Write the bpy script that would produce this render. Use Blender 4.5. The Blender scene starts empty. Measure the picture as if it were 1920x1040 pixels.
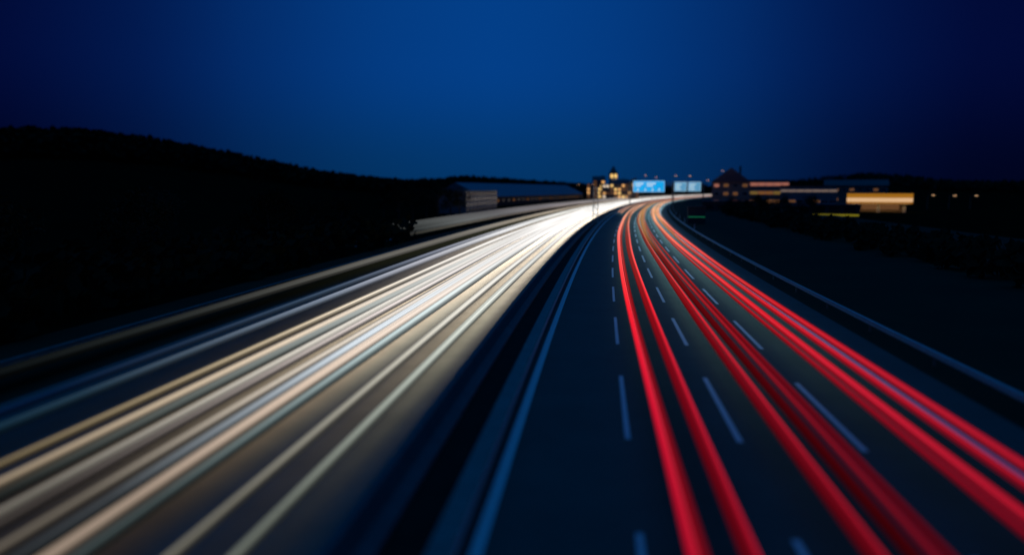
import bpy, math, random
import numpy as np
from mathutils import Vector
random.seed(7); rng = np.random.default_rng(7)
scene = bpy.context.scene
COL = scene.collection
R_ = math.radians

# ------------------------------------------------------------------ camera
CAM_H = 7.9                      # parapet of the footbridge over the motorway
YAW, PITCH = 0.11153, 0.12149    # left of the road's tangent / downwards
cam_d = bpy.data.cameras.new('camera'); cam = bpy.data.objects.new('camera', cam_d); COL.objects.link(cam)
cam.location = (0, 0, CAM_H)
cam.rotation_euler = (math.pi/2 - PITCH, 0, YAW)
cam_d.sensor_width = 36.0
cam_d.lens = 36.0 * 1350 / 1920
cam_d.clip_start = 0.3; cam_d.clip_end = 20000
cam_d.dof.use_dof = True
cam_d.dof.focus_distance = 62
cam_d.dof.aperture_fstop = (cam_d.lens/1000) / 0.33
scene.camera = cam
scene.view_settings.view_transform = 'Standard'
scene.view_settings.look = 'None'
scene.view_settings.exposure = 0.0
scene.view_settings.gamma = 1.0
scene.cycles.use_denoising = True
scene.cycles.max_bounces = 5
scene.cycles.sample_clamp_indirect = 3.0

# ------------------------------------------------------------------ dusk sky
world = bpy.data.worlds.new('World'); scene.world = world; world.use_nodes = True
nt = world.node_tree; nt.nodes.clear()
N = nt.nodes.new; Lk = nt.links.new
out = N('ShaderNodeOutputWorld'); bg = N('ShaderNodeBackground'); Lk(bg.outputs[0], out.inputs[0])
tc = N('ShaderNodeTexCoord'); sep = N('ShaderNodeSeparateXYZ'); Lk(tc.outputs['Generated'], sep.inputs[0])
flat = N('ShaderNodeCombineXYZ'); Lk(sep.outputs[0], flat.inputs[0]); Lk(sep.outputs[1], flat.inputs[1])
nrm = N('ShaderNodeVectorMath'); nrm.operation = 'NORMALIZE'; Lk(flat.outputs[0], nrm.inputs[0])
AZ0 = YAW + math.atan((960-925)/1350)          # centre of the sky's brightness; lens vignette put into the ramps
dot = N('ShaderNodeVectorMath'); dot.operation = 'DOT_PRODUCT'; Lk(nrm.outputs[0], dot.inputs[0])
dot.inputs[1].default_value = (-math.sin(AZ0), math.cos(AZ0), 0)
acs = N('ShaderNodeMath'); acs.operation = 'ARCCOSINE'; Lk(dot.outputs['Value'], acs.inputs[0])
def ramp(fac, stops, interp='EASE'):
    r = N('ShaderNodeValToRGB'); r.color_ramp.interpolation = interp
    e = r.color_ramp.elements
    while len(e) < len(stops): e.new(0.5)
    for el, (p, c) in zip(e, stops): el.position = p; el.color = (*c, 1)
    Lk(fac, r.inputs[0]); return r
azn = N('ShaderNodeMath'); azn.operation = 'DIVIDE'; Lk(acs.outputs[0], azn.inputs[0]); azn.inputs[1].default_value = R_(60)
high = ramp(azn.outputs[0], [(0, (.001, .05, .25)), (.16, (.001, .044, .222)), (.31, (.0008, .022, .132)), (.42, (.0005, .009, .072)), (.56, (.0005, .0024, .034)), (1, (.0005, .002, .025))], 'B_SPLINE')
low = ramp(azn.outputs[0], [(0, (.001, .036, .14)), (.16, (.001, .034, .125)), (.31, (.0007, .017, .078)), (.42, (.0004, .005, .036)), (.56, (.0003, .001, .011)), (1, (.0003, .001, .01))], 'B_SPLINE')
el1 = N('ShaderNodeMapRange'); el1.interpolation_type = 'SMOOTHSTEP'; Lk(sep.outputs[2], el1.inputs[0])
el1.inputs[1].default_value = 0.0; el1.inputs[2].default_value = 0.17
m1 = N('ShaderNodeMix'); m1.data_type = 'RGBA'; Lk(el1.outputs[0], m1.inputs[0]); Lk(low.outputs[0], m1.inputs[6]); Lk(high.outputs[0], m1.inputs[7])
el2 = N('ShaderNodeMapRange'); el2.interpolation_type = 'SMOOTHSTEP'; Lk(sep.outputs[2], el2.inputs[0])
el2.inputs[1].default_value = 0.33; el2.inputs[2].default_value = 0.8
m2 = N('ShaderNodeMix'); m2.data_type = 'RGBA'; Lk(el2.outputs[0], m2.inputs[0]); Lk(m1.outputs[2], m2.inputs[6]); m2.inputs[7].default_value = (.001, .078, .29, 1)
Lk(m2.outputs[2], bg.inputs[0]); bg.inputs[1].default_value = 1.0

# ------------------------------------------------------------------ helpers
RAD = 2877.0                                   # radius of the motorway's right-hand bend
def rp(s, o, z=0.0):
    """point at arc length s along the motorway, o metres right of its axis"""
    if s <= 0: return Vector((o, s, z))
    t = s / RAD
    return Vector((RAD*(1-math.cos(t)) + o*math.cos(t), RAD*math.sin(t) - o*math.sin(t), z))
def rh(s): return -max(s, 0) / RAD             # z rotation of something standing square to the road at s
def bearing(px, d, z=0.0):
    """point d metres ahead on the bearing of the photograph's column px"""
    a = YAW - math.atan((px-960)/1350)
    k = d / math.cos(a - YAW)
    return Vector((-math.sin(a)*k, math.cos(a)*k, z))

class MB:
    def __init__(self): self.v = []; self.f = []
    def quad(self, a, b, c, d):
        n = len(self.v); self.v += [a, b, c, d]; self.f.append((n, n+1, n+2, n+3))
    def box(self, x0, x1, y0, y1, z0, z1):
        n = len(self.v)
        self.v += [(x, y, z) for z in (z0, z1) for x, y in ((x0, y0), (x1, y0), (x1, y1), (x0, y1))]
        self.f += [tuple(n+i for i in q) for q in ((3, 2, 1, 0), (4, 5, 6, 7), (0, 1, 5, 4), (1, 2, 6, 5), (2, 3, 7, 6), (3, 0, 4, 7))]
        return self
    def tube(self, pts, radii, n=8):
        pts = [Vector(p) for p in pts]; base = len(self.v)
        for i, p in enumerate(pts):
            d = (pts[min(i+1, len(pts)-1)] - pts[max(i-1, 0)]).normalized()
            a = Vector((1, 0, 0)) if abs(d.x) < .9 else Vector((0, 1, 0))
            u = d.cross(a).normalized(); w = d.cross(u)
            for k in range(n):
                t = 2*math.pi*k/n; self.v.append(tuple(p + (u*math.cos(t) + w*math.sin(t))*radii[i]))
        for i in range(len(pts)-1):
            for k in range(n):
                a = base+i*n+k; b = base+i*n+(k+1) % n; self.f.append((a, b, b+n, a+n))
        self.f.append(tuple(base+k for k in range(n))[::-1]); self.f.append(tuple(base+(len(pts)-1)*n+k for k in range(n)))
        return self
    def sweep(self, prof, ss, closed=True, off=0.0):
        """profile of (o, z) carried along the road through the arc lengths ss"""
        base = len(self.v); m = len(prof)
        for s in ss:
            for o, z in prof: self.v.append(tuple(rp(s, o+off, z)))
        for i in range(len(ss)-1):
            for k in range(m if closed else m-1):
                a = base+i*m+k; b = base+i*m+(k+1) % m; self.f.append((a, b, b+m, a+m))
        if closed:
            self.f.append(tuple(base+k for k in range(m))[::-1]); self.f.append(tuple(base+(len(ss)-1)*m+k for k in range(m)))
        return self
    def build(self, name, mat, parent=None, smooth=False):
        me = bpy.data.meshes.new(name); me.from_pydata([tuple(v) for v in self.v], [], self.f); me.update()
        if smooth: me.polygons.foreach_set('use_smooth', [True]*len(me.polygons))
        me.materials.append(mat); o = bpy.data.objects.new(name, me); COL.objects.link(o)
        if parent: o.parent = parent
        return o
def tag(o, label, cat, group=None, kind=None):
    if label: o['label'] = label
    if cat: o['category'] = cat
    if group: o['group'] = group
    if kind: o['kind'] = kind
    return o
def struct(o): o['kind'] = 'structure'; return o
def empty(name, loc, rz=0.0):
    o = bpy.data.objects.new(name, None); COL.objects.link(o); o.location = loc; o.rotation_euler = (0, 0, rz); return o
def copy_tree(o, parent=None):
    c = o.copy(); COL.objects.link(c); c.parent = parent
    for ch in list(o.children): copy_tree(ch, c)
    return c
def steps(a, b, first=4.0, grow=1.035, cap=18.0):
    s, d, r = a, first, []
    while s < b: r.append(s); d = min(cap, d*(grow if s > 20 else 1)); s += d
    return r + [b]

# ------------------------------------------------------------------ materials
def principled(name, col, rough=.8, metal=0.0, noise=None, col2=None, bump=0.0, spec=.5, coords='Object'):
    m = bpy.data.materials.new(name); m.use_nodes = True; t = m.node_tree; b = t.nodes['Principled BSDF']
    b.inputs['Base Color'].default_value = (*col, 1); b.inputs['Roughness'].default_value = rough
    b.inputs['Metallic'].default_value = metal; b.inputs['Specular IOR Level'].default_value = spec
    if noise:
        c = t.nodes.new('ShaderNodeTexCoord'); n = t.nodes.new('ShaderNodeTexNoise'); n.inputs['Scale'].default_value = noise
        n.inputs['Detail'].default_value = 8; n.inputs['Roughness'].default_value = .65
        t.links.new(c.outputs[coords], n.inputs['Vector'])
        r = t.nodes.new('ShaderNodeValToRGB'); r.color_ramp.elements[0].position = .32; r.color_ramp.elements[1].position = .68
        r.color_ramp.elements[0].color = (*col, 1); r.color_ramp.elements[1].color = (*(col2 or [x*1.6 for x in col]), 1)
        t.links.new(n.outputs['Fac'], r.inputs[0]); t.links.new(r.outputs[0], b.inputs['Base Color'])
        if bump:
            n2 = t.nodes.new('ShaderNodeTexNoise'); n2.inputs['Scale'].default_value = noise*30; n2.inputs['Detail'].default_value = 3
            t.links.new(c.outputs[coords], n2.inputs['Vector'])
            bp = t.nodes.new('ShaderNodeBump'); bp.inputs['Strength'].default_value = bump; bp.inputs['Distance'].default_value = .02
            t.links.new(n2.outputs['Fac'], bp.inputs['Height']); t.links.new(bp.outputs[0], b.inputs['Normal'])
    return m
def emission(name, col, strength):
    m = bpy.data.materials.new(name); m.use_nodes = True; t = m.node_tree; t.nodes.clear()
    o = t.nodes.new('ShaderNodeOutputMaterial'); e = t.nodes.new('ShaderNodeEmission')
    e.inputs[0].default_value = (*col, 1); e.inputs[1].default_value = strength; t.links.new(e.outputs[0], o.inputs[0]); return m
asphalt = principled('asphalt', (.034, .054, .042), .85, noise=.35, col2=(.048, .072, .058), bump=.35)
asphalt_lit = principled('lit_asphalt_tone', (.095, .082, .066), .8, noise=.35, col2=(.13, .113, .092), bump=.35)  # paler, warmer base: headlight glow put into the road colour
paint = principled('road_paint', (.72, .72, .7), .6, noise=3, col2=(.8, .8, .78))
paint_worn = principled('worn_road_paint', (.5, .53, .53), .65, noise=3, col2=(.68, .71, .7))
concrete = principled('concrete', (.2, .2, .19), .85, noise=1.2, col2=(.28, .28, .265), bump=.3)
steel = principled('galvanised_steel', (.38, .43, .4), .5, .3, noise=2, col2=(.48, .53, .5))
steel_dull = principled('weathered_steel', (.12, .13, .11), .7, .1, noise=2, col2=(.18, .19, .165))
soil = principled('median_soil', (.012, .012, .01), 1, noise=.8, col2=(.02, .02, .015), spec=.1)
grass = principled('verge_grass', (.012, .02, .01), 1, noise=.15, col2=(.022, .03, .014), spec=.1)
field = principled('field_grass', (.004, .006, .003), 1, noise=.01, col2=(.008, .01, .005), spec=0)
leaf = principled('dark_foliage', (.007, .011, .005), .9, noise=.2, col2=(.014, .02, .008), spec=.1)
bark = principled('bark', (.03, .025, .02), .95, noise=2)
plastic_white = principled('white_plastic', (.7, .7, .7), .5)
dark_paint = principled('dark_paint', (.03, .035, .04), .6)
def glow_mat(name):
    m = bpy.data.materials.new(name); m.use_nodes = True; t = m.node_tree; t.nodes.clear()
    o = t.nodes.new('ShaderNodeOutputMaterial'); e = t.nodes.new('ShaderNodeEmission'); a = t.nodes.new('ShaderNodeAttribute')
    a.attribute_name = 'glow'; t.links.new(a.outputs['Color'], e.inputs[0]); e.inputs[1].default_value = 1; t.links.new(e.outputs[0], o.inputs[0]); return m
head_glow = glow_mat('headlamp_light'); tail_glow = glow_mat('tail_trail_light')

# ------------------------------------------------------------------ ground and roads
g = MB(); g.quad((-9000, -3000, -.06), (9000, -3000, -.06), (9000, 12000, -.06), (-9000, 12000, -.06)); struct(g.build('ground', field))
SS = steps(-40, 1700)
def strip(name, o0, o1, z, mat, ss=SS):
    return struct(MB().sweep([(o0, z), (o1, z)], ss, closed=False).build(name, mat))
strip('road_towards_town', -2.95, 14.2, 0.0, asphalt)
strip('road_from_town', -21.9, -5.0, 0.0, asphalt_lit)
strip('median_strip', -5.0, -2.95, -.012, soil)
struct(MB().sweep([(14.2, -.008), (18, -.02), (27, .5), (36, .9), (60, .7), (64, -.3)], SS, closed=False).build('verge', grass))
struct(MB().sweep([(-32, -.3), (-30, -.02), (-21.9, -.008)], SS, closed=False).build('verge', grass))
S2 = steps(95, 1500)
strip('slip_road', -47, -33.5, .03, asphalt_lit, S2)
# painted lines
def solid_line(o, w=.2, ss=SS): strip('edge_line', o-w/2, o+w/2, .005, paint, ss)
solid_line(-2.49, .3); solid_line(11.85, .3); solid_line(-5.75, .2); solid_line(-17.0, .22)
def dashes(o, s0, w=.17, period=14.32, dash=7.9, smax=900):
    m = MB(); s = s0
    while s < smax: m.sweep([(o-w/2, .005), (o+w/2, .005)], [s, s+dash/2, s+dash], closed=False); s += period
    struct(m.build('lane_marking', paint_worn))
dashes(1.12, 22.5-14.32*3, .17); dashes(4.63, 22.6-14.32*3, .19); dashes(8.25, 22.2-14.32*3, .19)

# ------------------------------------------------------------------ barriers and rails
prof = [(-5.42, -.05), (-5.42, .06), (-5.36, .25), (-5.36, .8), (-5.33, .83), (-5.13, .83), (-5.1, .8), (-4.95, .3), (-4.6, .12), (-4.6, -.05)]
b = MB().sweep(prof, steps(-30, 1500, 4)).build('median_barrier', principled('barrier_concrete', (.06, .06, .062), .8, noise=1.2, col2=(.09, .09, .092), bump=.3))
tag(b, 'concrete median barrier along the edge of the white headlight stream', 'barrier')
def w_beam(o, side, z=.55):                   # W-shaped rail section facing side
    q = [(.00, -.155), (.03, -.15), (.08, -.1), (.08, -.06), (.02, 0), (.08, .06), (.08, .1), (.03, .15), (0, .155)]
    front = [(o+side*a, z+h) for a, h in q]; back = [(o+side*(a-.012), z+h) for a, h in reversed(q)]
    return front+back
def guard_rail(o, sides, label, s1=1400, pitch=8.0, cap=False, mat=steel, posts=100, s0=-24):
    e = empty('guard_rail', rp(0, o)); inv = Vector(e.location)
    def add(m, name, mt):
        m.v = [tuple(Vector(v)-inv) for v in m.v]; return m.build(name, mt, e)
    for sd, oo in sides: add(MB().sweep(w_beam(oo, sd), steps(s0, s1, 4)), 'rail', mat)
    if cap: add(MB().sweep([(o-.26, .70), (o-.26, .716), (o+.26, .716), (o+.26, .70)], steps(s0, s1, 4)), 'cap_plate', steel_dull)
    m0 = MB().box(-.05, .05, -.04, .04, -.3, .69 if cap else .68); first = None
    for k in range(posts):
        s = s0+2+k*pitch
        if first is None: p = first = m0.build('post', steel_dull, e)
        else: p = first.copy(); COL.objects.link(p); p.parent = e
        p.location = rp(s, o)-inv; p.rotation_euler = (0, 0, rh(s))
    return tag(e, label, 'guard rail')
guard_rail(-3.02, [(-1, -3.22), (1, -2.82)], 'double steel guard rail beside the solid blue edge line of the median', cap=True, posts=60)
guard_rail(15.25, [(-1, 15.17)], 'steel guard rail along the right verge outside the red light trails', posts=60)
guard_rail(-25.0, [(1, -24.92)], 'dull steel guard rail on the far left verge beyond the headlight stream', posts=60, mat=steel_dull)

# ------------------------------------------------------------------ light trails
def light_trail(name, o, z, w, h, key, label, mat, cat, group, s0=-25, s1=1500, under=lambda s: 1.0, widen=lambda s: 1.0, ucol=None, floor=.25, fil=6, seed=0, kind_soft=1.0):
    """rounded glowing rod along the road; key = [(s, (r,g,b))] its own brightness along the way"""
    ss = [s for s in steps(s0, s1, 4, 1.03, 14)]
    K = 19; r = np.random.default_rng(abs(seed))
    u = np.linspace(-1, 1, K)
    patt = np.zeros(K)
    cs = r.uniform(-.75, .75, fil)
    for c in cs: patt += r.uniform(.5, 1)*np.exp(-((u-c)/.1)**2)
    patt = (.55*patt/patt.max()) + .45*np.exp(-(u/.62)**2*kind_soft); patt /= patt.max()
    patt = floor+(1-floor)*patt; patt[0] *= .6; patt[-1] *= .6
    m = MB(); prof = [(w/2*x, h/2*(math.sqrt(max(0, 1-x*x))*.8+.2)) for x in u] + [(w/2*.96, -h/2), (-w/2*.96, -h/2)]
    base = rp(0, o, 0)
    M = len(prof); ks = [k[0] for k in key]; kc = np.array([k[1] for k in key])
    cols = []; ph = r.uniform(0, 6.28, 4)
    for s in ss:
        wk = widen(s)
        for a, b_ in prof: m.v.append(tuple(rp(s, o+a*wk+.05*wk*math.sin(s/29+ph[2])+.03*math.sin(s/11+ph[3]), z+b_)-base))
        c0 = c = np.array([np.interp(s, ks, kc[:, i]) for i in range(3)])*(1+.1*math.sin(s/37+ph[0])+.08*math.sin(s/13+ph[1]))
        ps = patt + (1-patt)*(.75*min(1, max(0, (s-55)/90)) if mat is head_glow else 0)
        spike = np.exp(-((u-cs[0])/.12)**2)[:, None]*c[0]*np.array((.2, .045, .06))[None] if mat is tail_glow else 0
        cols.append(np.concatenate([c[None]*ps[:, None]+spike, np.stack([(np.array(ucol) if ucol else c*np.array((1, .93, .82)))*under(s)]*2)]))  # underside glow added to throw light on the road
    cc = []
    for i in range(len(ss)-1):
        for k in range(M):
            k2 = (k+1) % M; a = i*M+k; b_ = i*M+k2
            m.f.append((a, b_, b_+M, a+M))
            if k == M-2: cc += [cols[i][k], cols[i][k2], cols[i+1][k2], cols[i+1][k]]
            else:
                t = lambda q, j: cols[q][j] if j < K else cols[q][0 if j == M-1 else K-1]
                cc += [t(i, k), t(i, k2), t(i+1, k2), t(i+1, k)]
    m.f.append(tuple(range(M))[::-1]); cc += [cols[0][k]*0+cols[0][K//2] for k in range(M)]
    m.f.append(tuple((len(ss)-1)*M+k for k in range(M))); cc += [cols[-1][K//2] for k in range(M)]
    ob = m.build(name, mat)
    at = ob.data.color_attributes.new('glow', 'FLOAT_COLOR', 'CORNER')
    arr = np.ones((len(cc), 4), np.float32); arr[:, :3] = np.array(cc); at.data.foreach_set('color', arr.ravel())
    ob.location = base
    return tag(ob, label, cat, group)
WG = 'headlight trails of the oncoming traffic'
def white(o, w, col, la, lb, label, z=.65, sa=14, sb=33, cap=1.15, **k):
    c = np.array(col); key = []
    far = np.array((1, .97, .94))
    for s in (-30, sa, 24, sb, 44, 60, 110, 170, 260, 1500):
        L = la*.8 if s < sa else min(cap, (max(la, la+(lb-la)*(s-sa)/(sb-sa)))*float(np.interp(s, (15, 26, 45), (1.05, 1.6, 2.1))))
        f = min(1, max(0, (s-18)/55)); key.append((s, (c*(1-f)+far*f)*L))
    light_trail('headlight_trail', o, z, w, .14, key, label, head_glow, 'light trail', WG, floor=.1, under=lambda s: float(np.interp(s, (10, 20, 32, 70, 150), (.35, 1.3, 2.9, 6.5, 14))), widen=lambda s: float(np.interp(s, (15, 28, 50, 130), (1, 1.6, 2.4, 2.9))), seed=int(abs(o)*100), **k)
white(-7.05, .27, (.85, .95, .82), .24, .5, 'pale greenish white light trail nearest the median barrier')
white(-8.35, .27, (1, .95, .78), .22, .5, 'thin cream light trail second from the median barrier')
white(-10.12, .34, (.66, .9, .92), .1, .5, 'pale teal tinted light trail along the right edge of the bright peach trail')
white(-10.65, .42, (1, .76, .58), .5, .75, 'bright peach light trail, broadest on the lower left')
white(-11.3, .42, (.75, .88, 1), .03, .6, 'bluish grey light trail just left of the bright peach trail')
white(-11.9, .36, (1, .85, .68), .19, 1.0, 'tan light trail between the bluish grey trail and the rosy grey trail')
white(-12.85, .26, (1, .84, .78), .1, .5, 'dim rosy grey light trail under the broad cream trail')
white(-13.35, .32, (1, .92, .78), .27, .8, 'broad cream light trail in the middle of the headlight stream')
white(-13.98, .4, (.8, .95, .9), .018, .3, 'dim grey green light trail below the second tan trail from the left')
white(-14.55, .4, (1, .77, .52), .38, .75, 'bright tan light trail second from the left edge of the stream')
white(-15.65, .34, (1, .76, .42), .2, .4, 'golden tan light trail, the leftmost of the warm trails')
LG = 'bluish light trails on the outer lane'
def lav(o, w, ks, label):
    light_trail('headlight_trail', o, .65, w, .14, ks, label, head_glow, 'light trail', LG, under=lambda s: float(np.interp(s, (40, 90), (.3, 2))), widen=lambda s: float(np.interp(s, (30, 60, 120), (1, 1.6, 2.2))), seed=int(abs(o)*50))
lav(-18.1, .6, [(-30, (.005, .02, .04)), (14, (.006, .026, .05)), (22, (.014, .045, .08)), (44, (.2, .25, .33)), (70, (.52, .53, .6)), (120, (.9, .9, .92)), (200, (1.2, 1.2, 1.15)), (1500, (2, 1.9, 1.8))], 'lavender grey light trail, the brighter of the two beside the dark lane gap')
lav(-19.35, .6, [(-30, (.0, .006, .03)), (14, (.001, .01, .045)), (23, (.002, .016, .06)), (48, (.07, .12, .2)), (80, (.3, .33, .42)), (120, (.45, .46, .5)), (200, (.7, .68, .65)), (1500, (1.2, 1.1, 1))], 'dim navy blue light trail, outermost on the left carriageway')
lav(-23.6, 1.25, [(-30, (.001, .002, .003)), (25, (.004, .006, .007)), (37, (.02, .024, .024)), (74, (.14, .135, .12)), (128, (.26, .24, .21)), (190, (.4, .34, .26)), (400, (.6, .5, .4)), (1500, (.6, .5, .4))], 'dull beige grey glow strip added for the headlit face of the far left guard rail')  # glowing strip added as headlight shine on the far left rail
SG = 'faint light trails on the slip road'
for o, L, lab in ((-34.6, .10, 'faint grey light trail on the slip road nearest the motorway'), (-37.6, .085, 'faint lavender grey light trail second from the motorway on the slip road'), (-40.8, .075, 'faint grey light trail third from the motorway on the slip road'), (-44.2, .07, 'faint grey light trail on the outer edge of the slip road')):
    key = [(116, (.0, .0, .0)), (128, (.5*L, .56*L, .56*L)), (160, (1.2*L, 1.3*L, 1.3*L)), (300, (2.6*L, 2.4*L, 2.6*L)), (600, (5*L, 4.6*L, 4.6*L)), (1200, (5*L, 4.6*L, 4.6*L))]
    light_trail('headlight_trail', o, .7, 2.5, .2, key, lab, head_glow, 'light trail', SG, s0=116, s1=1200, under=lambda s: 4, seed=int(-o), fil=6)
RG = 'red tail light trails'
def red(o, w, g, label, z=.8, s0=-25, s1=1500, amber=0.0, **k):
    key = []
    for s, c in ((-30, (.34, .003, .015)), (13, (.42, .004, .022)), (25, (.62, .007, .03)), (45, (.9, .015, .03)), (80, (1.0, .085, .08)), (120, (1.0, .17, .14)), (190, (1.15, .46, .28)), (300, (1.3, .72, .46)), (500, (1.2, .5, .36)), (1500, (1.0, .42, .34))):
        c = np.array(c)*g
        if amber and s > 100: c = c*(1-amber)+np.array((1.0, .5, .17))*max(g, .85)*amber*(1 if s > 150 else .6)
        key.append((s, c))
    light_trail('taillight_trail', o, z, w, .13, key, label, tail_glow, 'light trail', RG, under=lambda s: float(np.interp(s, (14, 24, 36, 70, 160), (.03, .12, .5, 1.3, 3)))*(1 if o > 5 else .35), ucol=(.5, .85, 1.0), widen=lambda s: float(np.interp(s, (18, 45, 120, 220), (1, 1.35, 1.8, 2.5))), s0=s0, s1=s1, seed=int(o*100)+9, **k)  # cool white underside added to light the lanes
red(1.94, .26, 1.25, 'bright red light trail, leftmost, beside the left dashed line', kind_soft=.6, floor=.6)
red(2.18, .24, .42, 'dark crimson light trail along the right edge of the leftmost bright trail', floor=.5)
red(3.08, .28, .27, 'deep crimson light trail in the middle lane left of its bright red edge', floor=.7)
red(3.31, .14, 1.1, 'thin bright red light trail, right edge of the middle lane pair', floor=.6)
red(5.52, .26, .26, 'dark wine red light trail just right of the second dashed line', floor=.7)
red(5.74, .09, 1.0, 'thin orange red light trail beside the dark wine red trail', floor=.6, amber=.75)
red(6.22, .3, .13, 'very dim maroon light trail between the thin orange red trail and the third dashed line', floor=.7, amber=.5)
red(6.68, .12, .5, 'thin dim red light trail left of the third dashed line', floor=.6, amber=.4)
red(7.0, .13, .36, 'dim red light trail hugging the third dashed line', floor=.6)
red(8.98, .14, .6, 'dark red light trail, the lower one in the outer right lane', floor=.5)
red(9.45, .34, 1.1, 'broad bright red light trail in the outer right lane', floor=.5, amber=.35)
red(10.48, .28, .8, 'red light trail just left of the right edge line', floor=.5, amber=.6)
red(11.15, .34, .95, 'red light trail over the right edge line, the outermost one', floor=.5)
red(-1.35, .2, .8, 'short far red light trail beginning near the median edge line', s0=235)
red(-.2, .2, .9, 'short far red light trail in the empty left lane', s0=225)

# ------------------------------------------------------------------ roadside furniture
def lattice_mast(s, o, h, label):
    e = empty('lattice_mast', rp(s, o), rh(s)); w = .6
    for x in (-w, w):
        for y in (-w, w): MB().tube([(x, y, -.3), (x*.8, y*.8, h)], [.07, .06], 6).build('leg', steel, e)
    m = MB(); n = 11
    for k in range(n):
        z0, z1 = h*k/n, h*(k+1)/n; sg = 1 if k % 2 else -1
        for y in (-w, w): m.tube([(-w*sg*.92, y*.92, z0), (w*sg*.9, y*.9, z1)], [.035, .035], 5)
        for x in (-w, w): m.tube([(x*.92, -w*sg*.92, z0), (x*.9, w*sg*.9, z1)], [.035, .035], 5)
    m.build('bracing', steel, e)
    MB().box(-.5, .5, -.5, .5, 0, .5).build('footing', concrete, e)
    MB().box(-.42, .42, -.42, .42, h-.1, h+.05).build('top_plate', steel, e)
    return tag(e, label, 'mast')
lattice_mast(176, -4.78, 8.4, 'tall steel lattice mast standing in the median against the white light stream')

sign_blue = principled('sign_blue', (.0, .16, .5), .5)
def lit_sign_mat(name, col, k):
    m = principled(name, col, .5); b_ = m.node_tree.nodes['Principled BSDF']
    b_.inputs['Emission Color'].default_value = (*col, 1); b_.inputs['Emission Strength'].default_value = k; return m
sign_blue = lit_sign_mat('lit_blue_sign_face', (.002, .33, .72), 1.0); sign_white = lit_sign_mat('lit_white_legend', (.55, .75, .85), .8)
sign_pale = lit_sign_mat('lit_pale_blue_face', (.12, .36, .55), .8)
def sign_panel(parent, x0, x1, z0, z1, y, mat, legend):
    f = MB().box(x0, x1, y-.08, y, z0, z1).build('sign_panel', mat, parent)
    m = MB(); t = .14; yy = y-.1
    m.box(x0+.1, x1-.1, yy, y-.08, z1-.1-t, z1-.1); m.box(x0+.1, x1-.1, yy, y-.08, z0+.1, z0+.1+t)
    m.box(x0+.1, x0+.1+t, yy, y-.08, z0+.1+t, z1-.1-t); m.box(x1-.1-t, x1-.1, yy, y-.08, z0+.1+t, z1-.1-t)
    m.build('border', sign_white, f)
    m = MB()
    for (a, b_, c, d) in legend: m.box(x0+a, x0+b_, yy, y-.08, z0+c, z0+d)
    m.build('legend', sign_white, f)
def arrow(cx, z):           # down arrow of a stem and stepped head
    return [(cx-.12, cx+.12, z+.7, z+1.5)] + [(cx-.12-.1*k, cx+.12+.1*k, z+.12*k, z+.12*(k+1)) for k in range(6)]
def gantry(s, o0, o1, panels, label):
    e = empty('sign_gantry', rp(s, 0), rh(s))
    for x in (o0, o1): MB().box(x-.22, x+.22, -.22, .22, -.2, 11.2).build('column', steel_dull, e)
    m = MB()
    for z in (9.9, 10.9):
        for y in (-.45, .45): m.tube([(o0, y, z), (o1, y, z)], [.1, .1], 6)
    n = int((o1-o0)/1.6)
    for k in range(n):
        xa, xb = o0+(o1-o0)*k/n, o0+(o1-o0)*(k+1)/n
        for y in (-.45, .45): m.tube([(xa, y, 9.9 if k % 2 else 10.9), (xb, y, 10.9 if k % 2 else 9.9)], [.06, .06], 5)
    m.build('truss', steel_dull, e)
    for p in panels: sign_panel(e, *p)
    return tag(e, label, 'sign gantry')
leg1 = [(1.0, 4.8, 3.6, 4.3), (1.0, 3.6, 2.6, 3.2), (6.2, 10.4, 3.6, 4.3), (6.2, 9.2, 2.6, 3.2)] + arrow(2.2, .5) + arrow(5.6, .5) + arrow(9, .5) + arrow(12, .5)
gantry(350, -3.9, 16.5, [(-2.3, 12.2, 6.7, 11.9, -.6, sign_blue, leg1)], 'overhead gantry with the wide bright blue direction sign above the red trails')
leg2 = [(.7, 3.6, 3.0, 3.6), (.7, 2.8, 1.9, 2.5), (.7, 3.3, .8, 1.4)]
gantry(372, 15.4, 30.2, [(16.2, 22.3, 7.0, 11.6, -.6, sign_pale, leg2), (23.0, 29.1, 7.0, 11.6, -.6, sign_pale, leg2)], 'gantry with two pale blue direction signs right of the blue sign')

lamp_glass = emission('sodium_lamp', (1.0, .55, .28), 2.0)
def street_lamp(pos, rz, h, label=None, group='street lamps beyond the motorway'):
    e = empty('street_lamp', pos, rz)
    MB().tube([(0, 0, -.2), (0, 0, h*.6), (0, 0, h)], [.12, .09, .06]).build('pole', steel_dull, e)
    MB().tube([(0, 0, h), (.4, 0, h+.35), (1.6, 0, h+.45)], [.06, .05, .05]).build('arm', steel_dull, e)
    hd = MB().box(1.4, 2.5, -.25, .25, h+.4, h+.6).build('lamp_head', dark_paint, e)
    MB().box(1.45, 2.45, -.2, .2, h+.26, h+.4).build('diffuser', lamp_glass, hd)
    return tag(e, label, 'street lamp', group)
lamps = [(1079, 560, 11.5, 'street lamp farthest left, alone above the pale hall roof'), (1106, 620, 12, 'street lamp at the left end of the lit town blocks'),
         (1170, 640, 13, 'street lamp right of the church tower'), (1203, 520, 17.5, 'tall street lamp just above the left end of the blue sign'),
         (1222, 480, 15.5, 'street lamp above the middle of the blue sign'), (1258, 430, 15.5, 'street lamp above the right end of the blue sign'),
         (1284, 430, 15.5, 'street lamp above the pale blue sign nearest the blue one'), (1318, 430, 13, 'street lamp right of the last pale blue sign'),
         (1345, 430, 18.5, 'tallest street lamp standing left of the gabled house')]
for px, d, h, lab in lamps: street_lamp(bearing(px, d), YAW-.3, h, lab)

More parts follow.
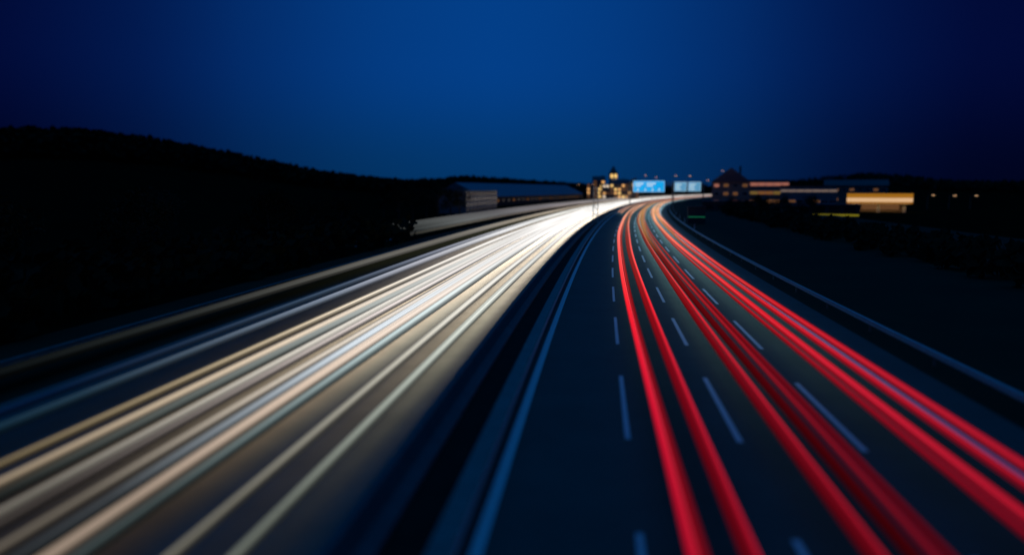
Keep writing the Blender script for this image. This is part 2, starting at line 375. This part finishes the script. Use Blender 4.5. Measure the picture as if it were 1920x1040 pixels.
refl = lit_sign_mat('reflector', (.5, .52, .55), .06); refl_red = lit_sign_mat('red_reflector', (.5, .05, .1), .12)  # faint emission stands for headlight returned by the reflectors
def delineator(s, o, rm, label, first=[]):
    e = empty('marker_post', rp(s, o), rh(s))
    MB().box(-.06, .06, -.05, .05, -.1, 1.0).build('post', plastic_white, e)
    MB().box(-.062, .062, -.052, .052, .62, .8).build('black_band', dark_paint, e)
    MB().box(-.045, .045, -.062, -.052, .64, .78).build('reflector', rm, e)
    return tag(e, label, 'marker post', 'marker posts on the right verge')
for k, s in enumerate((150, 180, 205, 235, 270, 310)):
    delineator(s, 16.6, refl if k % 2 else refl_red, ['nearest marker post behind the right guard rail, red reflector, in front of the dark cabinet', 'white marker post level with the dark roadside cabinet', 'red reflector marker post just beyond the dark roadside cabinet', 'third white reflector marker post from the far end on the right verge', 'red reflector marker post next to the farthest one', 'farthest white marker post on the right verge'][k])
e = empty('roadside_cabinet', rp(172, 18.7), rh(172))
MB().box(-2.0, 2.0, -.6, .6, -.1, 3.9).build('housing', principled('cabinet_paint', (.03, .045, .05), .6), e)
MB().box(-2.15, 2.15, -.75, .75, 3.9, 4.02).build('lid', dark_paint, e)
MB().box(-1.9, 1.9, -.64, -.6, 1.5, 1.75).build('light_strip', emission('green_strip', (.02, .4, .2), .22), e)
for x in (-.95, .95): MB().box(x-.9, x+.9, -.62, -.6, .1, 1.4).build('door', dark_paint, e)
tag(e, 'dark roadside cabinet with a thin green light strip', 'cabinet')

# ------------------------------------------------------------------ buildings
win_dark = principled('dark_window', (.02, .025, .03), .2)
def house_mat(name, c): return principled(name, c, .85, noise=.6, col2=[x*1.25 for x in c])
def building(name, pos, rz, w, dpt, h, wall, cells, label, cat='building', roof='flat', rh_=4.0, roofmat=None, wins=(2, 3), group=None, ww=1.1, wh=1.5):
    """cells: list of materials for the front windows (rows from the bottom)"""
    e = empty(name, pos, rz); x0, x1 = -w/2, w/2
    MB().box(x0, x1, 0, dpt, -.5, h).build('wall', wall, e)
    rm = roofmat or dark_paint
    if roof == 'flat':
        MB().box(x0-.25, x1+.25, -.25, dpt+.25, h, h+.35).build('roof', rm, e)
    else:
        m = MB(); n = 0
        a = [(x0-.5, -.6, h-.1), (x1+.5, -.6, h-.1), (x1+.5, dpt+.6, h-.1), (x0-.5, dpt+.6, h-.1)]
        if roof == 'gable_x': b_ = [(x0-.5, dpt/2, h+rh_), (x1+.5, dpt/2, h+rh_)]; f = [(0, 1, 5, 4), (2, 3, 4, 5), (1, 2, 5), (3, 0, 4), (3, 2, 1, 0)]
        elif roof == 'gable_y': b_ = [(0, -.6, h+rh_), (0, dpt+.6, h+rh_)]; f = [(3, 0, 4, 5), (1, 2, 5, 4), (0, 1, 4), (2, 3, 5), (3, 2, 1, 0)]
        else: b_ = [(0, dpt/2, h+rh_)]; f = [(0, 1, 4), (1, 2, 4), (2, 3, 4), (3, 0, 4), (3, 2, 1, 0)]
        m.v = a+b_; m.f = f; r = m.build('roof', rm, e)
        if roof != 'spire': MB().box(w*.22, w*.22+.9, dpt*.6, dpt*.6+.9, h+rh_*.3, h+rh_+.9).build('chimney', bark, r)
    rows, cols_ = wins; k = 0; rr = random.Random(label)
    for j in range(rows):
        for i in range(cols_):
            cx = x0+w*(i+.5)/cols_; cz = h*(j+.55)/rows; mt = cells[k % len(cells)]; k += 1
            if group and rr.random() < .28: mt = wd if rr.random() < .5 else win_dark
            if mt is None: mt = win_dark
            f = MB().box(cx-ww/2-.12, cx+ww/2+.12, -.07, -.002, cz-wh/2-.12, cz+wh/2+.12).build('window', plastic_white if wall is not dark_paint else dark_paint, e)
            MB().box(cx-ww/2, cx+ww/2, -.1, -.07, cz-wh/2, cz+wh/2).build('pane', mt, f)
    return tag(e, label, cat, group)
wa = emission('lit_window_amber', (1, .5, .16), 1.1); wy = emission('lit_window_yellow', (1, .62, .2), 1.2); wc = emission('lit_window_cream', (1, .8, .6), 1.1); wd = emission('lit_window_dim', (.6, .26, .1), .2); ws = emission('lit_window_salmon', (1, .36, .25), .33); wb = emission('lit_window_beige', (1, .72, .6), .16); wy2 = emission('lit_window_ochre', (1, .6, .15), .15); wa2 = emission('lit_window_rust', (1, .4, .12), .17)
brown = house_mat('brown_render', (.18, .13, .1)); beige = house_mat('beige_render', (.3, .26, .2)); greyw = house_mat('grey_render', (.16, .16, .17)); salmonw = house_mat('salmon_render', (.3, .17, .14))
TG = 'lit town blocks at the end of the road'
town = [(1112, 640, 12, 13, brown, [wa, None, wd, wy], (4, 4), 'flat', 'small brown town block farthest left with scattered amber windows'),
        (1122, 660, 11, 16, brown, [None, wa, ws, None, wa], (5, 3), 'gable_x', 'narrow gabled block second from the left of the lit town'),
        (1131, 640, 9, 12, beige, [wy, wy, wa], (4, 3), 'flat', 'narrow beige block with yellow windows left of the cream block'),
        (1141, 620, 11, 12, beige, [wc, wc, wc, wc, wa], (4, 4), 'flat', 'cream lit block left of the church tower'),
        (1160, 610, 16, 12.5, brown, [wa, wd, wa, wy], (4, 5), 'gable_x', 'wide amber lit block right of the church tower'),
        (1173, 640, 10, 11, greyw, [None, wd, wy, None], (3, 3), 'flat', 'small grey block with few yellow lights left of the blue sign'),
        (1186, 600, 9, 13, brown, [wy, None, wd, wa, None], (4, 3), 'gable_y', 'dark gabled block right beside the blue sign')]
for px, d, w, h, wm, cells, wins, roof, lab in town:
    building('town_block', bearing(px, d), YAW-.08, w, 12, h, wm, cells, lab, roof=roof, wins=wins, group=TG, ww=w/wins[1]*.62, wh=h/wins[0]*.6)
ch = building('church_tower', bearing(1149, 660), YAW, 7, 7, 22, beige, [wy, wc, wy, wy, wy, wa], 'church tower with a dark pointed spire among the lit town blocks', cat='church', roof='spire', rh_=7.5, wins=(5, 2), ww=2.3, wh=3.3)
# halls left of the road
hall_wall = principled('sheet_wall', (.12, .12, .12), .7, noise=.5, col2=(.17, .17, .17)); hall_roof = principled('metal_roof', (.05, .13, .15), .55, .1, noise=.3, col2=(.07, .15, .17))
p0, p1 = bearing(873, 240), bearing(932, 292); dv = p1-p0; L = dv.length; rz = math.atan2(dv.y, dv.x)
building('panel_hall', (p0+p1)/2, rz, L, 9, 7.2, hall_wall, [win_dark], 'low hall with a gridded grey panel front left of the long hall', roof='flat', wins=(4, 9), ww=L/9*.74, wh=1.2, roofmat=hall_roof)
p0, p1 = bearing(905, 330), bearing(1092, 560); dv = p1-p0; L = dv.length; rz = math.atan2(dv.y, dv.x)
building('long_hall', (p0+p1)/2, rz, L, 26, 4.6, dark_paint, [win_dark, win_dark, wd], 'long dark hall with a wide bluish metal roof', roof='gable_x', rh_=6.5, wins=(1, 26), ww=3.2, wh=1.0, roofmat=hall_roof)
# right side, beyond the hedge
building('gabled_house', bearing(1367, 340), YAW-.28, 17, 12, 11.5, salmonw, [wd, None, ws, wd, None, wd], 'salmon gabled house with a steep dark roof right of the signs', cat='house', roof='gable_y', rh_=6.5, roofmat=principled('purple_tiles', (.1, .06, .08), .8, noise=1), wins=(3, 4), ww=2.2, wh=1.4)
building('apartment_row', bearing(1432, 350), YAW-.33, 21, 12, 12.2, salmonw, [wd, wd, None, wd, wd, wy2, wy2, wy2, wa2, wa2, wy2, wy2, ws, ws, ws, ws, ws, ws], 'low apartment row with salmon and yellow lit window bands', wins=(3, 6), ww=3.3, wh=1.5)
building('office_row', bearing(1512, 330), YAW-.38, 24, 12, 9.4, greyw, [None, wd, None, None, wd, None, None] + [wb]*7, 'long grey row with one pale lit upper floor', wins=(2, 7), ww=3.2, wh=1.0)
building('terrace_house', bearing(1600, 380), YAW-.4, 30, 12, 10, brown, [None, wd, None, wd, None, None, wd, None], 'long brown terrace behind the glowing filling station', cat='house', roof='gable_x', rh_=3, wins=(2, 8), ww=2.2, wh=1.2)
building('shed', bearing(1365, 250), YAW-.28, 18, 8, 3.6, dark_paint, [None], 'dark low unlit shed with four wide windows below the gabled house', roof='flat', wins=(1, 4), ww=2.8, wh=1.0)
# filling station
e = empty('filling_station', bearing(1645, 250), YAW-.42); W = 21.0
MB().box(-W/2, W/2, 0, 11, 3.0, 6.6).build('canopy', principled('canopy_paint', (.4, .2, .06), .5), e)
MB().box(-W/2+.3, W/2-.3, -.08, -.01, 3.6, 5.0).build('light_band', emission('canopy_band', (1, .62, .33), .72), e)
MB().box(-W/2+.3, W/2-.3, -.05, -.01, 5.02, 6.5).build('upper_fascia', emission('canopy_orange', (1, .4, .03), .34), e)
MB().box(-W/2+.3, W/2-.3, -.05, -.01, 3.05, 3.58).build('lower_fascia', emission('canopy_orange_low', (1, .36, .02), .28), e)
MB().box(-W/2+1, W/2-1, 1, 10, 2.94, 3.0).build('soffit_light', emission('soffit', (1, .6, .25), .9), e)
for x in (-8, 0, 8):
    MB().box(x-.25, x+.25, 5, 5.5, -.2, 3.0).build('column', steel_dull, e)
    MB().box(x-.5, x+.5, 3.2, 3.9, 0, 1.9).build('fuel_pump', plastic_white, e)
k = MB().box(-6, 8, 12, 19, -.2, 3.6).build('kiosk', brown, e)
MB().box(-5, 7, 11.95, 12, .8, 2.6).build('shop_window', wd, k)
tag(e, 'filling station with a glowing orange and cream canopy beyond the right verge', 'filling station')
e = empty('car_wash', bearing(1562, 205), YAW-.4)
MB().box(-6.6, 6.6, 0, 6, -.2, 3.4).build('wall', dark_paint, e); MB().box(-6.8, 6.8, -.2, 6.2, 3.4, 3.7).build('roof', dark_paint, e)
MB().box(-6.4, 6.4, -.06, -.002, .45, .95).build('light_strip', emission('olive_strip', (.6, .5, .03), .3), e)
for x in (-4, 0, 4): MB().box(x-1.5, x+1.5, -.04, -.002, 1.3, 3.0).build('gate', win_dark, e)
tag(e, 'low dark building with a thin yellow green light strip left of the filling station', 'building')
for px, d, h, lab in ((1735, 300, 5.2, 'short street lamp just right of the filling station canopy'), (1775, 300, 5.0, 'short street lamp second to the right of the filling station'), (1815, 300, 5.0, 'short street lamp farthest right, before the dark trees')):
    street_lamp(bearing(px, d), YAW-.4, h, lab, 'lamps beside the filling station')

# ------------------------------------------------------------------ hills and woods
def interp(tab, x): return float(np.interp(x, [t[0] for t in tab], [t[1] for t in tab]))
def hill(name, pxs, dist, ytab, tree_h):
    m = MB(); rad = [.45, .6, .75, .88, 1, 1.12, 1.3, 1.6]; prof = [-.02, .12, .45, .82, 1, .95, .6, 0]
    n = len(rad); pts = []
    for px in pxs:
        d = interp(dist, px); a = YAW - math.atan((max(-3000, min(4900, px))-960)/1350)
        slant = d/ max(.35, math.cos(a-YAW)); dc = slant*math.cos(a-YAW)
        z = max(2.0, CAM_H + (360-interp(ytab, px))/1350*dc*1.005 - tree_h)
        for r_, p in zip(rad, prof):
            q = Vector((-math.sin(a)*slant*r_, math.cos(a)*slant*r_, z*p*(1+rng.normal()*.015)-.3)); m.v.append(tuple(q))
            if .5 < p: pts.append(q)
    for i in range(len(pxs)-1):
        for k in range(n-1):
            a = i*n+k; m.f.append((a, a+n, a+n+1, a+1))
    struct(m.build(name, field, smooth=True)); return pts
def wood(name, bases, hgt, label, leaf_s=1.3, per=26, spread=(5, 5)):
    """a far wood read as one mass: leaf clumps over short stems"""
    m = MB()
    for q in bases:
        h = hgt*random.uniform(.9, 1.1); r = hgt*.42
        m.tube([(q[0], q[1], q[2]-.5), (q[0], q[1], q[2]+h*.6)], [.25, .12], 4)
        for _ in range(per):
            t = random.random(); ang = random.uniform(0, 2*math.pi); rr = r*math.sqrt(random.random())*math.sin(math.pi*(.18+.78*t))**.7
            c = Vector((q[0]+rr*math.cos(ang), q[1]+rr*math.sin(ang), q[2]+h*(.12+.88*t)))
            u = Vector((random.gauss(0, 1), random.gauss(0, 1), random.gauss(0, 1))).normalized(); w = u.orthogonal().normalized(); s = leaf_s*random.uniform(.6, 1.25)
            m.quad(c-u*s-w*s*.7, c+u*s-w*s*.6, c+u*s*.8+w*s*.7, c-u*s*.9+w*s*.6)
    o = m.build(name, leaf); tag(o, label, 'woodland', kind='stuff'); return o
lt = [(-2500, 200), (-1500, 215), (-600, 225), (0, 247), (150, 248), (300, 266), (450, 294), (600, 326), (700, 338), (760, 343), (820, 341), (870, 335), (960, 341), (1060, 348), (1120, 352)]
ld = [(-2500, 380), (0, 430), (600, 520), (1120, 900)]
pts = hill('hill', list(range(-2500, 1121, 40)), ld, lt, 7)
bs = []
for px in np.arange(-1500, 1115, 3.2):
    d = interp(ld, px)
    for rr in (.82, .9, .97, 1.02):
        a = YAW - math.atan((px+random.uniform(-5, 5)-960)/1350); slant = d/max(.35, math.cos(a-YAW))*rr*random.uniform(.98, 1.02); dc = d
        z = max(2.0, CAM_H+(360-interp(lt, px))/1350*d/max(.35, math.cos(a-YAW))*math.cos(a-YAW) - 7)*(.95 if rr > .93 else .8 if rr > .87 else .65)
        bs.append((-math.sin(a)*slant, math.cos(a)*slant, z-.3))
wood('woodland', bs, 7.5, 'black wooded hillside along the left skyline', 1.5, 20)
rt = [(1230, 352), (1330, 350), (1450, 344), (1550, 334), (1620, 328), (1700, 336), (1760, 343), (1920, 345), (2600, 335), (3600, 330)]
rd = [(1230, 3200), (1480, 2600), (1600, 900), (1700, 620), (3600, 500)]
hill('distant_ridge', list(range(1230, 3601, 45)), rd, rt, 8)
bs = []
for px in np.arange(1235, 2600, 4.5):
    d = interp(rd, px)
    for rr in (.92, 1.0):
        a = YAW - math.atan((px+random.uniform(-5, 5)-960)/1350); dc = d*rr*random.uniform(.98, 1.02)
        z = max(1.5, CAM_H+(360-interp(rt, px))/1350*d-8)*(.96 if rr > .95 else .8)
        bs.append((-math.sin(a)*dc/max(.3, math.cos(a-YAW)), math.cos(a)*dc/max(.3, math.cos(a-YAW)), z-.4))
wood('woodland', bs, 8.5, 'dark wooded ridge on the right skyline behind the lights', 1.7, 18)
# hedge belt on the right, scrub belt on the left
bs = [tuple(rp(s+random.uniform(-2, 2), o+random.uniform(-1.6, 1.6), .6)) for s in np.arange(8, 235, 2.2) for o in (32, 35.5, 39)]
wood('hedge', bs, 2.3, 'low dark hedge belt along the top of the right verge', .45, 34)
bs = [tuple(rp(s+random.uniform(-2, 2), o+random.uniform(-1.6, 1.6), -.2)) for s in np.arange(5, 110, 2.4) for o in (-32, -36, -41)]
wood('scrub', bs, 3.6, 'dark scrub belt on the left verge in front of the hill', .5, 34)

def tree_proto(h, seed):
    r = random.Random(seed); e = empty('tree', (0, 0, 0))
    t = MB().tube([(0, 0, -.3), (r.uniform(-.1, .1), r.uniform(-.1, .1), h*.3), (r.uniform(-.3, .3), r.uniform(-.3, .3), h*.85)], [h*.03, h*.022, h*.006], 7)
    tips = []
    for k in range(9):
        a = 2*math.pi*k/9+r.uniform(-.3, .3); z0 = h*r.uniform(.25, .6); l = h*r.uniform(.2, .34)
        tip = (l*math.cos(a), l*math.sin(a), z0+l*r.uniform(.4, 1)); tips.append(tip)
        t.tube([(0, 0, z0), tip], [h*.011, h*.004], 5)
    t.build('trunk', bark, e); tips += [(0, 0, h*.9), (0, 0, h*.75), (h*.1, 0, h*.8), (-h*.08, h*.06, h*.7)]
    c = MB()
    for tp in tips:
        R0 = h*r.uniform(.13, .2)
        for _ in range(120):
            d = Vector((r.gauss(0, 1), r.gauss(0, 1), r.gauss(0, .8))).normalized()*R0*r.random()**.4
            p = Vector(tp)+d; u = Vector((r.gauss(0, 1), r.gauss(0, 1), r.gauss(0, 1))).normalized(); w = u.orthogonal().normalized(); s = h*.022*r.uniform(.6, 1.3)
            c.quad(p-u*s, p-w*s*.6, p+u*s, p+w*s*.6)
    c.build('crown', leaf, e); return e
protos = [tree_proto(8, 1), tree_proto(8, 2), tree_proto(8, 3)]; used = [0, 0, 0]; TR = 'dark trees along the verges'
def tree(pos, sc, label, k):
    e = protos[k] if not used[k] else copy_tree(protos[k]); used[k] = 1
    e.location = pos; e.rotation_euler = (0, 0, random.uniform(0, 6.28)); e.scale = (sc, sc, sc*random.uniform(.92, 1.08))
    tag(e, label, 'tree', TR)
n = 0
def trow(lst, lab):
    global n
    for s, o, sc in lst: tree(rp(s, o, .2), sc, lab, n % 3); n += 1
trow([(230, 33, .7), (218, 39, .75), (205, 34, .7), (194, 42, .8), (183, 36, .7), (172, 44, .75), (160, 39, .7)], 'black tree in the dark clump between the green strip cabinet and the filling station')
trow([(92, 54, 1.15), (84, 58, 1.2), (78, 52, 1.1), (72, 60, 1.2), (66, 54, 1.1), (60, 62, 1.2), (88, 70, 1.25), (54, 52, 1.1), (46, 50, 1.15), (70, 45, .9)], 'black tree in the dark belt at the right edge of the picture')
trow([(30, -36, .9), (42, -40, 1.0), (54, -37, .9), (66, -44, 1.0), (78, -38, .9), (90, -43, 1.0), (100, -38, .85), (104, -44, .8), (24, -44, 1.0)], 'black tree in the unlit belt left of the headlight stream')
trow([(470, -118, 1.6), (480, -130, 1.5), (455, -108, 1.4)], 'tree rising above the dark skyline left of the long hall')
for px, d, sc in ((775, 200, 1.15), (800, 214, 1.05), (822, 196, 1.2), (845, 220, 1.1), (862, 205, 1.0), (748, 190, 1.1), (720, 205, 1.1)):
    tree(bearing(px, d, -.1), sc, 'black tree standing left of the grey panel hall front', n % 3); n += 1
